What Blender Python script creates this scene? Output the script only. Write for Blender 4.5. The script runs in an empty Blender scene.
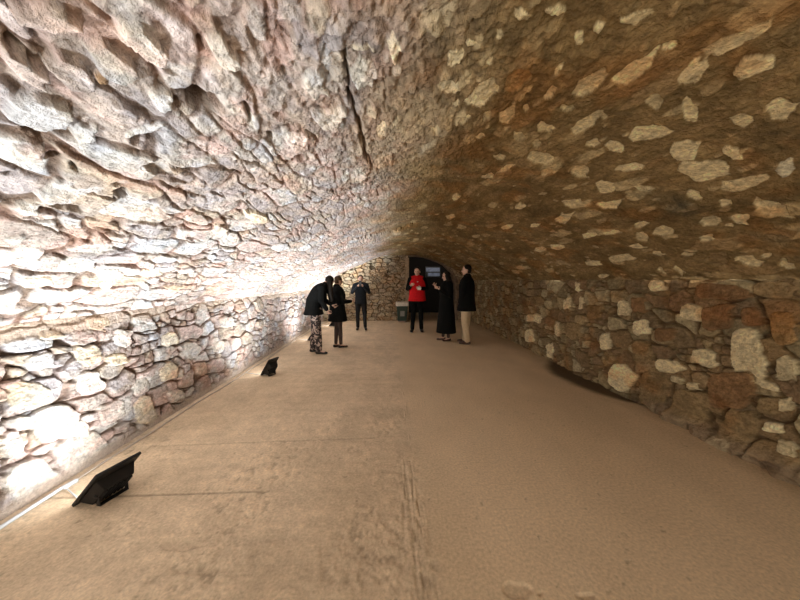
import bpy, bmesh, math, random
import numpy as np
from mathutils import Vector, Matrix

SC = bpy.context.scene
COL = SC.collection
R = math.radians
random.seed(7)

# ------------------------------------------------------------------ camera
CAM_H = 1.42
F = 290.0
YAW = math.atan(12 / 290.0)
PITCH = math.atan(19 / 290.0)
cam_d = bpy.data.cameras.new('camera')
cam = bpy.data.objects.new('camera', cam_d)
COL.objects.link(cam)
cam_d.lens = 36.0 * F / 800.0
cam_d.sensor_width = 36.0
cam_d.clip_start = 0.02
cam.location = (0, 0, CAM_H)
cam.rotation_euler = (R(90) - PITCH, 0, -YAW)
SC.camera = cam
CR = np.array(cam.rotation_euler.to_matrix())


def project(X, Y, Z):
    """scene point -> photograph pixel, used to work out where on the masonry each stone sits"""
    P = np.stack([X, Y, Z - CAM_H], -1) @ CR
    w = np.where(-P[..., 2] > 0.05, -P[..., 2], 1e-3)
    u = 400 + F * P[..., 0] / w
    v = 300 - F * P[..., 1] / w
    bad = -P[..., 2] <= 0.05
    return np.where(bad, -9999., u), np.where(bad, -9999., v)


def floor_at(u, v, z=0.0):
    d = CR @ np.array([(u - 400) / F, (300 - v) / F, -1.0])
    t = (z - CAM_H) / d[2]
    return d[0] * t, d[1] * t


def at_depth(u, v, Y):
    d = CR @ np.array([(u - 400) / F, (300 - v) / F, -1.0])
    t = Y / d[1]
    return d[0] * t, Y, CAM_H + d[2] * t


# ------------------------------------------------------------------ numpy noise
def hsh(ix, iy, seed):
    a = (ix.astype(np.int64) * 374761393 + iy.astype(np.int64) * 668265263 + seed * 1442695041) & 0xffffffff
    a = ((a ^ (a >> 13)) * 1274126177) & 0xffffffff
    a = ((a ^ (a >> 16)) * 2246822519) & 0xffffffff
    a = a ^ (a >> 15)
    return (a & 0xffffff) / float(0x1000000)


def vn(x, y, seed):
    ix = np.floor(x); iy = np.floor(y)
    fx = x - ix; fy = y - iy
    fx = fx * fx * (3 - 2 * fx); fy = fy * fy * (3 - 2 * fy)
    a = hsh(ix, iy, seed); b = hsh(ix + 1, iy, seed)
    c = hsh(ix, iy + 1, seed); d = hsh(ix + 1, iy + 1, seed)
    return (a * (1 - fx) + b * fx) * (1 - fy) + (c * (1 - fx) + d * fx) * fy


def fbm(x, y, o, seed):
    t = 0; s = 0; a = 1.0
    for i in range(o):
        t = t + a * vn(x * 2 ** i + 13.1 * i, y * 2 ** i - 7.7 * i, seed + i); s += a; a *= .55
    return t / s


def ridge(x, y, o, seed):
    t = 0; s = 0; a = 1.0
    for i in range(o):
        t = t + a * (1 - np.abs(2 * vn(x * 2 ** i + 3.3 * i, y * 2 ** i + 5.1 * i, seed + i) - 1)); s += a; a *= .55
    return t / s


def ss(a, b, x):
    t = np.clip((x - a) / (b - a), 0, 1)
    return t * t * (3 - 2 * t)


def voro(x, y, seed, jit=.85, rowshift=True):
    iy0 = np.floor(y)
    F1 = np.full(x.shape, 9.); F2 = np.full(x.shape, 9.)
    c1 = np.zeros(x.shape); dx1 = np.zeros(x.shape); dy1 = np.zeros(x.shape)
    for j in (-1, 0, 1):
        cy = iy0 + j
        sh = hsh(cy, cy * 0 + 5, seed + 91) if rowshift else 0
        ix0 = np.floor(x + sh)
        for i in (-1, 0, 1):
            cx = ix0 + i
            px = cx - sh + .5 + jit * (hsh(cx, cy, seed) - .5)
            py = cy + .5 + jit * .8 * (hsh(cx, cy, seed + 1) - .5)
            dx = x - px; dy = y - py
            # blocky metric, so that cells read as stones and not as bubbles
            d = (np.abs(dx) ** 2.6 + np.abs(dy) ** 2.6) ** (1 / 2.6)
            h = hsh(cx, cy, seed + 2)
            n = d < F1
            F2 = np.where(n, F1, np.minimum(F2, d))
            c1 = np.where(n, h, c1); dx1 = np.where(n, dx, dx1); dy1 = np.where(n, dy, dy1)
            F1 = np.where(n, d, F1)
    return F1, F2, c1, dx1, dy1


def r2(c, k):
    """another random number from a cell's random number"""
    return np.mod(np.sin(c * 91.7 + k * 17.3) * 43758.5453, 1.0)


def mix(a, b, t):
    return a * (1 - t[..., None]) + b * t[..., None]


def C3(r, g, b):
    return np.array([r, g, b], float)


def pick(c, cols):
    """a colour of the list per random number"""
    cols = np.array(cols, float)
    return cols[np.clip((c * len(cols)).astype(int), 0, len(cols) - 1)]


# ------------------------------------------------------------------ the individual stones seen in the masonry
# centre u, v; half length, half width; tilt in degrees; tone (0 grey white, 1 tan, 2 brown, 3 red brown, 4 orange)
ST_RV = [(455, 49, 15, 8, -75, 1), (448, 79, 12, 8, 10, 1), (482, 87, 24, 11, -35, 1), (517, 73, 22, 10, -40, 4), (509, 107, 12, 9, -60, 1),
 (546, 120, 10, 7, 0, 1), (489, 53, 6, 4, -60, 1), (580, 33, 10, 5, -65, 1), (590, 75, 24, 9, -35, 1), (552, 84, 11, 4, -45, 1),
 (588, 115, 20, 8, -30, 1), (568, 99, 8, 6, 0, 1), (520, 130, 8, 6, -20, 1), (537, 137, 6, 5, 0, 1), (434, 120, 7, 4, 0, 1),
 (464, 111, 9, 4, -25, 1), (487, 109, 7, 5, -60, 1), (522, 6, 9, 8, 0, 1), (556, 3, 12, 6, 0, 1), (635, 62, 27, 9, -38, 1),
 (638, 8, 20, 8, -20, 1), (656, 94, 11, 9, 20, 1), (695, 64, 20, 10, -35, 1), (692, 102, 14, 9, 70, 1), (745, 28, 46, 9, -25, 1),
 (727, 37, 20, 10, -15, 1), (758, 58, 26, 13, -25, 1), (650, 125, 27, 12, -15, 1), (747, 113, 14, 9, 0, 1), (787, 100, 17, 12, -10, 1),
 (684, 145, 17, 12, -10, 1), (733, 147, 12, 8, 20, 1), (616, 142, 12, 7, 10, 1), (604, 108, 8, 5, 20, 1), (706, 167, 31, 13, 3, 1),
 (749, 178, 30, 8, -12, 1), (775, 202, 28, 10, 18, 1), (632, 163, 20, 5, -5, 1), (697, 190, 10, 5, 15, 1), (728, 196, 9, 5, 0, 1),
 (713, 216, 14, 6, 5, 1), (743, 215, 12, 6, 10, 1), (643, 220, 10, 4, -15, 1), (667, 227, 14, 6, 0, 1), (645, 233, 8, 5, 15, 1),
 (711, 234, 9, 4, 0, 1), (755, 256, 18, 6, 15, 1), (771, 251, 6, 3, 0, 1), (791, 260, 10, 6, 20, 1), (608, 182, 10, 8, 0, 1),
 (648, 185, 13, 4, 5, 1), (612, 199, 14, 5, -10, 1), (788, 163, 14, 10, -10, 0), (624, 255, 18, 5, -5, 1), (665, 267, 8, 2.5, 45, 1),
 (683, 267, 9, 3, 45, 1), (605, 275, 6, 3, 0, 1), (732, 221, 6, 2, 0, 1), (542, 152, 17, 8, 5, 1), (547, 166, 8, 4, -20, 1),
 (581, 165, 11, 7, 0, 1), (490, 172, 9, 3, -10, 1), (508, 163, 10, 3, -25, 1), (499, 152, 7, 4, 0, 1), (567, 214, 12, 6, -20, 1),
 (572, 198, 12, 5, -10, 1), (559, 245, 9, 4, 0, 1), (542, 248, 8, 3, 0, 1), (595, 137, 8, 6, 0, 1), (615, 228, 12, 4, -10, 1),
 (590, 232, 9, 4, -10, 1), (596, 262, 12, 3, 0, 1), (640, 243, 10, 3, 5, 1), (660, 250, 8, 3, 5, 1), (690, 250, 8, 3, 5, 1),
 (470, 35, 6, 5, 0, 1), (500, 25, 6, 4, -50, 1), (600, 20, 8, 5, -40, 1), (672, 35, 10, 5, -30, 1), (527, 100, 5, 4, 0, 1), (480, 130, 6, 3, -10, 1),
 (455, 95, 5, 3, 0, 1), (560, 60, 8, 4, -45, 1), (720, 255, 13, 8, 5, 2), (780, 235, 18, 6, 5, 2), (745, 235, 16, 6, 0, 2),
 (456, 195, 5, 3, 0, 1), (520, 205, 7, 3, -10, 1), (508, 225, 8, 3, -15, 1), (536, 222, 7, 3, -15, 1), (450, 215, 6, 3, -10, 1)]
ST_RW = [(751, 352, 19, 21, 0, 0), (790, 369, 11, 13, 0, 1), (706, 358, 14, 8, 15, 0), (695, 313, 13, 8, 10, 1), (625, 308, 7, 8, 0, 0),
 (659, 286, 9, 6, 0, 0), (579, 287, 3, 5, 0, 0), (568, 304, 4, 6, 0, 0), (583, 303, 2.5, 7, 0, 0), (559, 329, 3, 7, 0, 1), (552, 350, 4, 8, 0, 0),
 (607, 341, 5, 9, 0, 0), (771, 385, 15, 4, 20, 0), (680, 380, 8, 3.5, 15, 0), (696, 386, 8, 3.5, 10, 0), (777, 428, 11, 6, 10, 1),
 (732, 444, 13, 8, 28, 1), (672, 366, 15, 7, 10, 1), (644, 328, 10, 8, 0, 1), (624, 377, 14, 13, 12, 1), (644, 350, 10, 13, 0, 2),
 (657, 388, 15, 19, 5, 2), (694, 408, 21, 17, 14, 2), (734, 388, 25, 19, 8, 3), (787, 327, 15, 17, 0, 4), (744, 428, 19, 19, 15, 2),
 (778, 290, 24, 9, 0, 2), (724, 291, 30, 9, 0, 3), (720, 318, 17, 14, 0, 3), (755, 318, 12, 10, 0, 3), (535, 318, 8, 5, 0, 1),
 (531, 335, 5, 7, 0, 1), (575, 330, 9, 9, 0, 2), (595, 312, 8, 8, 0, 2), (640, 305, 7, 9, 0, 3), (668, 335, 12, 8, 0, 3),
 (792, 448, 12, 8, 20, 1), (775, 405, 14, 10, 10, 2), (790, 405, 8, 8, 0, 1)]
ST_LW = [(55, 424, 28, 17, -12, 0), (75, 453, 26, 19, -25, 0), (24, 482, 27, 19, -24, 0), (8, 446, 12, 14, -10, 0), (22, 395, 22, 14, -10, 1),
 (87, 383, 16, 12, -10, 0), (121, 338, 9, 9, 0, 0), (136, 388, 9, 8, -20, 0), (108, 412, 15, 11, -25, 0), (140, 410, 11, 14, -15, 1),
 (95, 323, 12, 7, 0, 1), (47, 335, 14, 5, 0, 1), (84, 355, 14, 11, -5, 1), (16, 422, 12, 6, -10, 0), (36, 362, 16, 8, -5, 0), (115, 360, 11, 7, -8, 1),
 (165, 372, 10, 9, -20, 1), (190, 350, 9, 9, -10, 0), (168, 340, 10, 7, -8, 1), (215, 345, 7, 8, -10, 0), (172, 395, 8, 7, -28, 0), (225, 322, 8, 6, 0, 0)]
ST_LV = [(23, 253, 24, 11, -3, 0), (71, 261, 24, 9, 3, 0), (90, 242, 30, 6, -5, 0), (62, 188, 34, 10, -12, 0), (130, 204, 40, 13, 12, 0),
 (106, 270, 18, 8, 0, 0), (30, 279, 20, 7, 0, 1), (66, 292, 16, 5, 0, 0), (103, 283, 7, 5, 0, 0), (170, 285, 10, 4, 0, 1), (117, 174, 11, 4, 0, 0),
 (155, 158, 22, 7, 20, 0), (11, 234, 12, 6, 0, 0), (25, 203, 14, 6, 0, 0), (38, 108, 36, 15, 5, 0), (81, 127, 14, 10, 0, 0), (66, 64, 30, 14, 35, 5),
 (107, 57, 34, 13, 38, 0), (159, 94, 19, 10, 38, 0), (26, 66, 34, 11, 30, 0), (117, 107, 18, 10, 10, 5), (140, 122, 22, 6, -15, 0),
 (20, 148, 24, 8, 0, 0), (140, 38, 40, 13, 35, 0), (45, 10, 40, 11, 10, 0), (314, 78, 17, 13, 70, 0), (328, 114, 18, 13, 0, 0),
 (364, 66, 15, 18, 0, 0), (222, 47, 24, 12, 50, 0), (240, 107, 20, 10, 45, 0), (361, 40, 14, 5, 0, 1), (393, 40, 7, 18, 0, 1), (379, 123, 6, 9, 0, 1),
 (220, 145, 25, 12, 35, 5), (295, 137, 16, 12, 10, 0), (190, 182, 20, 9, 15, 5), (230, 190, 18, 7, 18, 5), (195, 215, 20, 7, 10, 0), (260, 170, 16, 9, 25, 5),
 (220, 228, 12, 6, 10, 0), (97, 68, 10, 6, 40, 4), (150, 270, 18, 5, 0, 1), (255, 215, 16, 6, 15, 1)]
ST_RW = [q[:5] + (1,) if q[5] == 0 else q for q in ST_RW]
# recesses: centre, half sizes, tilt, depth in metres
HOLES = [(197, 94, 27, 10, 8, .16), (142, 131, 22, 6, -8, .07), (117, 185, 9, 7, 0, .14), (300, 152, 10, 4.5, 0, .09), (200, 43, 4, 9, -20, .06),
 (270, 133, 3, 5, 0, .06), (65, 202, 18, 4.5, 5, .07), (107, 227, 20, 3.5, 10, .06), (167, 224, 13, 2.2, 5, .05), (134, 220, 8, 3, 0, .06), (17, 45, 17, 4, 30, .06),
 (35, 133, 14, 3.5, 25, .05), (52, 152, 15, 2.5, -10, .06), (70, 159, 7, 2.5, 50, .06), (98, 250, 7, 1.8, 0, .05), (245, 102, 3, 12, -25, .06),
 (30, 213, 12, 2.5, -5, .04), (10, 172, 10, 2, 0, .04), (85, 310, 18, 1.6, 3, .03), (192, 236, 10, 2, 15, .03), (277, 110, 5, 3, 0, .04)]
CRACKS = [([(343, 44), (345, 52), (347, 70), (350, 92), (357, 118), (363, 140), (371, 162)], 2.3, .07),
          ([(384, 60), (385, 80), (384, 104)], 1.0, .02), ([(284, 30), (300, 41)], 1.6, .03), ([(285, 122), (300, 127), (312, 131), (318, 139)], 1.5, .035),
          ([(266, 129), (272, 138)], 1.8, .04), ([(352, 237), (375, 233), (396, 229), (412, 223)], 1.4, .04), ([(240, 92), (250, 114)], 2.0, .05)]


def stamps(u, v, lst, wob=.28, pw=2.6):
    """mask, tone, id, local coords of the listed stones"""
    m = np.zeros(u.shape); tone = np.zeros(u.shape, int); cid = np.zeros(u.shape); lx = np.zeros(u.shape); ly = np.zeros(u.shape)
    for k, (cu, cv, a, b, ang, tn) in enumerate(lst):
        q = (np.abs(u - cu) < a + b + 8) & (np.abs(v - cv) < a + b + 8)
        if not q.any():
            continue
        du = u[q] - cu; dv = v[q] - cv
        c, s = math.cos(R(ang)), math.sin(R(ang))
        x = (du * c + dv * s) / a; y = (-du * s + dv * c) / b
        n = vn(x * 1.6 + k * 7.1, y * 1.6 - k * 3.3, 400 + k) - .5
        n2 = vn(u[q] / 6, v[q] / 6, 440) - .5
        if pw < 3:
            # broken, angular outline
            ns = 6; d = np.zeros(x.shape); wx_ = x + .25 * n; wy_ = y - .25 * n
            for j in range(ns):
                rj = hsh(np.array(k), np.array(j), 71); sj = hsh(np.array(k), np.array(j), 72)
                th = 2 * math.pi * (j + .7 * (rj - .5)) / ns + k
                d = np.maximum(d, (wx_ * math.cos(th) + wy_ * math.sin(th)) / (.66 + .38 * sj))
        else:
          d = (np.abs(x + .35 * n) ** pw + np.abs(y + .25 * y * n - .25 * x * (hsh(np.array(k), np.array(3), 9) - .5)) ** pw) ** (1 / pw)
        d = d + wob * n + (.12 if pw < 3 else .04) * n2
        soft = min(.35, 1.6 / min(a, b) + .05)
        mk = 1 - ss(.95 - soft, .95 + soft * .5, d)
        t = m[q]
        w = mk > t
        m[q] = np.maximum(t, mk)
        for arr, val in ((tone, tn), (cid, float(hsh(np.array(k), np.array(1), 55))), ):
            z = arr[q]; z[w] = val; arr[q] = z
        z = lx[q]; z[w] = x[w]; lx[q] = z
        z = ly[q]; z[w] = y[w]; ly[q] = z
    return m, tone, cid, lx, ly


def holes(u, v):
    d = np.zeros(u.shape)
    for k, (cu, cv, a, b, ang, dep) in enumerate(HOLES):
        q = (np.abs(u - cu) < a + b + 8) & (np.abs(v - cv) < a + b + 8)
        du = u[q] - cu; dv = v[q] - cv
        c, s = math.cos(R(ang)), math.sin(R(ang))
        x = (du * c + dv * s) / a; y = (-du * s + dv * c) / b
        n = vn(x * 2.3 + k, y * 2.3, 700 + k) - .5
        rr = np.sqrt(x * x + (y + .5 * n) ** 2) + .6 * n
        d[q] = np.maximum(d[q], dep * .8 * (1 - ss(.35, 1.08, rr)))
    for pts, w, dep in CRACKS:
        for (x0, y0), (x1, y1) in zip(pts[:-1], pts[1:]):
            q = (u > min(x0, x1) - 12) & (u < max(x0, x1) + 12) & (v > min(y0, y1) - 12) & (v < max(y0, y1) + 12)
            uu = u[q]; vv = v[q]
            L = (x1 - x0) ** 2 + (y1 - y0) ** 2
            t = np.clip(((uu - x0) * (x1 - x0) + (vv - y0) * (y1 - y0)) / L, 0, 1)
            nn = 4 * (vn(uu / 4, vv / 5, 31) - .5) + 2.5 * (vn(uu / 1.6, vv / 2, 32) - .5)
            dd = np.hypot(uu - x0 - t * (x1 - x0) + nn, vv - y0 - t * (y1 - y0))
            ww = w * (.35 + 1.1 * vn(uu / 5, vv / 5, 77))
            d[q] = np.maximum(d[q], dep * (1 - ss(ww * .5, ww * 1.4, dd)))
    return d


TONES = np.array([[.62, .585, .53], [.72, .62, .465], [.27, .195, .12], [.24, .145, .085], [.38, .235, .12], [.50, .43, .39]])


def masonry(X, Y, Z, sx, sy, style):
    """height (m, into the room) and colour of the masonry; sx runs along the tunnel, sy across it.
    style: dict of arrays / numbers"""
    u, v = project(X, Y, Z)
    lf = style['left']                 # 1 = packed pale stone, 0 = mortar rich brown side; bright and dim light partly painted in
    wx = .09 * (fbm(sx * 3, sy * 3, 3, 11) - .5) * 2
    wy = .06 * (fbm(sx * 3 + 9, sy * 3 + 4, 3, 12) - .5) * 2
    Lx, Ly = style['cell']
    ax = sx + wx; ay = sy + wy + .06 * sx * style.get('slant', 0)
    F1, F2, c, dx, dy = voro(ax / Lx, ay / Ly, style['seed'])
    G1, G2, e, ex, ey = voro(ax / (Lx * .42) + 5, ay / (Ly * .48) + 3, style['seed'] + 50)
    edge = F2 - F1
    ege = G2 - G1
    small = (r2(c, 3) < style['small']).astype(float)       # this stone is replaced by chips
    # stones: packed
    mp = ss(.05, .17, edge + .10 * (fbm(sx * 14, sy * 14, 2, 5) - .5))
    ms = ss(.06, .22, ege + .12 * (fbm(sx * 20, sy * 20, 2, 6) - .5))
    # stones: islands in mortar
    isl = 1 - ss(-.08, .05, F1 + .30 * (fbm(sx * 10, sy * 10, 3, 15) - .5) - (.16 + .30 * r2(c, 8)))
    isl = isl * (r2(c, 9) < style.get('isl', .5))
    ism = 1 - ss(-.08, .05, G1 + .35 * (fbm(sx * 16, sy * 16, 2, 16) - .5) - (.05 + .30 * r2(e, 8)))
    ism = ism * (r2(e, 9) < style.get('ism', .4))
    pk = style['packed']
    stone = np.where(small > 0, ms, mp) * pk + np.maximum(isl, ism * .9) * (1 - pk)
    gap = (1 - np.where(small > 0, ms, mp)) * pk
    cc = np.where(small > 0, e, c)
    ddx = np.where(small > 0, ex * .45, dx); ddy = np.where(small > 0, ey * .45, dy)
    amp = style['amp']
    tilt = (r2(cc, 1) - .5) * .9 * ddx + ((r2(cc, 2) - .5) * 1.6 + style.get('shed', 0)) * ddy
    hgt = amp * ((r2(cc, 4) - .35) * .9 + tilt + .5) * stone
    # broken faces
    br = .55 * (ridge(sx * 6, sy * 13, 3, 21) - .6) + .55 * (ridge(sx * 17, sy * 30, 3, 24) - .6)
    fine = fbm(sx * 30, sy * 42, 4, 22) - .5
    hgt = hgt + amp * .55 * br * (.35 + .65 * style['rough']) + .016 * fine * (.5 + style['rough'])
    facet = (r2(e, 11) - .5) * ex + (r2(e, 12) - .5) * ey
    hgt = hgt + .026 * facet * style['rough'] * (.35 + .65 * lf)
    hgt = hgt - amp * .55 * gap
    hgt = hgt + style.get('lump', .03) * (fbm(sx * 1.3, sy * 1.3, 3, 23) - .5) * 2
    # colours of the anonymous stones
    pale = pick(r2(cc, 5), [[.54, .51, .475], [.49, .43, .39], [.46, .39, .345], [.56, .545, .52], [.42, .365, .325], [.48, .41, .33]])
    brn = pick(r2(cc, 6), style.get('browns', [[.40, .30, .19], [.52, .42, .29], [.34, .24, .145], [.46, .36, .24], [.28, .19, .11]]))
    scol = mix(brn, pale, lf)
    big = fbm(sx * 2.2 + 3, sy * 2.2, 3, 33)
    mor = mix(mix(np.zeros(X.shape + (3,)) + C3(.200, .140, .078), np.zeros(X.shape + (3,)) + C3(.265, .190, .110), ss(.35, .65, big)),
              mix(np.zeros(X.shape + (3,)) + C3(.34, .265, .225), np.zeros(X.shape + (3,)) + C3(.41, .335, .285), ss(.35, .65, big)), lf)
    mm = fbm(sx * 4, sy * 11, 4, 67)
    mor = mor * (.62 + .76 * mm)[..., None]
    col = mix(mor, scol, stone)
    dirt = ss(.50, .85, gap) * ss(.35, .7, fbm(sx * 7, sy * 7, 2, 44) + .12)
    col = mix(col, np.zeros(X.shape + (3,)) + C3(.13, .085, .055), dirt * .75 * style.get('dirt', 1.0))
    # the stones that can be told one by one
    m, tone, cid, lx, ly = stamps(u, v, style['stamps'], pw=style.get('pw', 2.6))
    near = ss(0, .6, Y)
    m = m * near
    tc = TONES[tone] * (.88 + .24 * r2(cid, 2))[..., None]
    ring = ss(.02, .35, m) * (1 - ss(.35, .8, m))
    hs = amp * (.95 + .5 * ((r2(cid, 3) - .5) * lx + (r2(cid, 4) - .5) * ly) + .45 * br) + .010 * fine + .012 * facet
    hgt = hgt * (1 - ss(.1, .8, m)) + hs * ss(.1, .8, m) - .35 * amp * ring
    col = mix(col, tc, ss(.25, .6, m))
    # recesses
    hd = holes(u, v) if style.get('holes') else np.zeros(X.shape)
    hgt = hgt - hd
    col = mix(col, np.zeros(X.shape + (3,)) + C3(.20, .135, .09), ss(.02, .06, hd) * .75)
    # weathering at several scales
    wv = .66 + .68 * fbm(sx * 8, sy * 14, 4, 61)
    wf = .55 + .90 * fbm(sx * 38, sy * 50, 3, 62)
    hue = fbm(sx * 6 + 70, sy * 9, 3, 65)
    col = mix(col, col * C3(.93, .98, 1.10), ss(.5, .7, hue) * lf)
    col = mix(col, col * C3(1.05, .93, .93), ss(.5, .3, hue) * lf) if False else mix(col, col * C3(1.06, .93, .93), (1 - ss(.3, .5, hue)) * lf)
    col = col * (wv * wf)[..., None]
    warm = ss(.52, .72, fbm(sx * 3.5 + 40, sy * 3.5, 3, 63))
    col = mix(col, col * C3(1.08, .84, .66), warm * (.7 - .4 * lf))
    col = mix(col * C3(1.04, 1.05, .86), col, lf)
    return hgt, np.clip(col, .01, .9)


# ------------------------------------------------------------------ materials
def nodes(name):
    m = bpy.data.materials.new(name)
    m.use_nodes = True
    nt = m.node_tree
    return m, nt, nt.nodes['Principled BSDF']


def mat(name, col, rough=.6, metal=0., noise=.12, scale=20., bump=.1, emit=None, es=0., spec=.4):
    m, nt, b = nodes(name)
    tc = nt.nodes.new('ShaderNodeTexCoord')
    n = nt.nodes.new('ShaderNodeTexNoise'); n.inputs['Scale'].default_value = scale; n.inputs['Detail'].default_value = 5
    nt.links.new(tc.outputs['Object'], n.inputs['Vector'])
    r = nt.nodes.new('ShaderNodeValToRGB')
    a = [max(0, c * (1 - noise)) for c in col]; z = [min(1, c * (1 + noise)) for c in col]
    r.color_ramp.elements[0].position = .3; r.color_ramp.elements[1].position = .7
    r.color_ramp.elements[0].color = (*a, 1); r.color_ramp.elements[1].color = (*z, 1)
    nt.links.new(n.outputs['Fac'], r.inputs['Fac']); nt.links.new(r.outputs['Color'], b.inputs['Base Color'])
    bp = nt.nodes.new('ShaderNodeBump'); bp.inputs['Strength'].default_value = bump; bp.inputs['Distance'].default_value = .01
    nt.links.new(n.outputs['Fac'], bp.inputs['Height']); nt.links.new(bp.outputs['Normal'], b.inputs['Normal'])
    b.inputs['Roughness'].default_value = rough; b.inputs['Metallic'].default_value = metal
    b.inputs['Specular IOR Level'].default_value = spec * (.4 if 'hair' in name else 1)
    if emit:
        b.inputs['Emission Color'].default_value = (*emit, 1); b.inputs['Emission Strength'].default_value = es
    return m


def stone_mat(name, bump=.6, fine=90., rough=.93):
    m, nt, b = nodes(name)
    at = nt.nodes.new('ShaderNodeAttribute'); at.attribute_name = 'stone_colour'
    geo = nt.nodes.new('ShaderNodeNewGeometry')
    n = nt.nodes.new('ShaderNodeTexNoise'); n.inputs['Scale'].default_value = fine; n.inputs['Detail'].default_value = 6; n.inputs['Roughness'].default_value = .65
    n2 = nt.nodes.new('ShaderNodeTexNoise'); n2.inputs['Scale'].default_value = fine * .3; n2.inputs['Detail'].default_value = 6
    nt.links.new(geo.outputs['Position'], n.inputs['Vector']); nt.links.new(geo.outputs['Position'], n2.inputs['Vector'])
    mr = nt.nodes.new('ShaderNodeMapRange'); mr.inputs['From Min'].default_value = .3; mr.inputs['From Max'].default_value = .7
    mr.inputs['To Min'].default_value = .78; mr.inputs['To Max'].default_value = 1.2
    nt.links.new(n.outputs['Fac'], mr.inputs['Value'])
    mx = nt.nodes.new('ShaderNodeVectorMath'); mx.operation = 'SCALE'
    nt.links.new(at.outputs['Color'], mx.inputs[0]); nt.links.new(mr.outputs['Result'], mx.inputs['Scale'])
    nt.links.new(mx.outputs['Vector'], b.inputs['Base Color'])
    ad = nt.nodes.new('ShaderNodeMath'); ad.operation = 'ADD'
    nt.links.new(n.outputs['Fac'], ad.inputs[0]); nt.links.new(n2.outputs['Fac'], ad.inputs[1])
    bp = nt.nodes.new('ShaderNodeBump'); bp.inputs['Strength'].default_value = bump; bp.inputs['Distance'].default_value = .018
    nt.links.new(ad.outputs[0], bp.inputs['Height']); nt.links.new(bp.outputs['Normal'], b.inputs['Normal'])
    b.inputs['Roughness'].default_value = rough
    b.inputs['Specular IOR Level'].default_value = .15
    return m


M_STONE = stone_mat('rubble masonry', bump=1.0, fine=62.)
M_FLOOR = stone_mat('trowelled screed', bump=.06, fine=60., rough=.85)


def grid_mesh(name, P, colr, material, keep=None, flip=False):
    """one mesh from an n x m grid of points with a colour per vertex"""
    n, m = P.shape[:2]
    me = bpy.data.meshes.new(name)
    idx = np.arange(n * m).reshape(n, m)
    q = np.stack([idx[:-1, :-1], idx[1:, :-1], idx[1:, 1:], idx[:-1, 1:]], -1)
    if keep is not None:
        q = q[keep]
    q = q.reshape(-1, 4)
    if flip:
        q = q[:, ::-1]
    me.vertices.add(n * m); me.vertices.foreach_set('co', P.reshape(-1).astype(np.float32))
    me.loops.add(q.size); me.loops.foreach_set('vertex_index', np.ascontiguousarray(q).reshape(-1).astype(np.int32))
    me.polygons.add(len(q)); me.polygons.foreach_set('loop_start', np.arange(0, q.size, 4, dtype=np.int32))
    me.update(calc_edges=True)
    me.polygons.foreach_set('use_smooth', np.ones(len(q), bool))
    a = me.color_attributes.new('stone_colour', 'FLOAT_COLOR', 'POINT')
    rgba = np.ones((n * m, 4), np.float32); rgba[:, :3] = colr.reshape(-1, 3)
    a.data.foreach_set('color', rgba.reshape(-1))
    me.materials.append(material)
    if keep is not None:
        bm = bmesh.new(); bm.from_mesh(me)
        bmesh.ops.delete(bm, geom=[x for x in bm.verts if not x.link_faces], context='VERTS')
        bm.to_mesh(me); bm.free()
    o = bpy.data.objects.new(name, me); COL.objects.link(o)
    return o


def struct(o):
    o['kind'] = 'structure'
    return o


# ------------------------------------------------------------------ the tunnel
XL, XR = -2.33, 2.94
ZL, ZR = 1.17, 1.45            # where the vault springs, left and right
YB, YF = 10.35, -2.6
PROF = [(-2.33, 1.17), (-2.16, 1.36), (-1.93, 1.52), (-1.54, 1.76), (-1.0, 2.03), (-.47, 2.24), (.07, 2.36), (.6, 2.40), (1.2, 2.33), (1.7, 2.17),
        (2.2, 1.95), (2.6, 1.72), (2.80, 1.58), (2.94, 1.45)]


def arc_points(pts, n):
    p = np.array(pts, float)
    # smooth the polyline
    t = np.arange(len(p)); T = np.linspace(0, len(p) - 1, 4000)
    x = np.interp(T, t, p[:, 0]); z = np.interp(T, t, p[:, 1])
    k = np.hanning(481); k /= k.sum()
    xs = np.convolve(np.pad(x, 240, mode='reflect', reflect_type='odd'), k, 'valid')
    zs = np.convolve(np.pad(z, 240, mode='reflect', reflect_type='odd'), k, 'valid')
    s = np.concatenate([[0], np.cumsum(np.hypot(np.diff(xs), np.diff(zs)))])
    S = np.linspace(0, s[-1], n)
    X = np.interp(S, s, xs); Z = np.interp(S, s, zs)
    tx = np.gradient(X, S); tz = np.gradient(Z, S)
    return X, Z, S, tz, -tx      # inward normal (down into the room)


def rows(fine):
    ys = list(np.arange(YF, .75, .035))
    y = .75
    while y < YB + .06:
        ys.append(y)
        y += fine * max(1, (y / 1.8)) ** 1.25
    return np.array(ys)


# vault
YS = rows(.0062)
vx, vz, vs, nx, nz = arc_points(PROF, 1080)
S, YY = np.meshgrid(vs, YS, indexing='ij')
X0 = np.repeat(vx[:, None], len(YS), 1); Z0 = np.repeat(vz[:, None], len(YS), 1)
NX = np.repeat(nx[:, None], len(YS), 1); NZ = np.repeat(nz[:, None], len(YS), 1)
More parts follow.
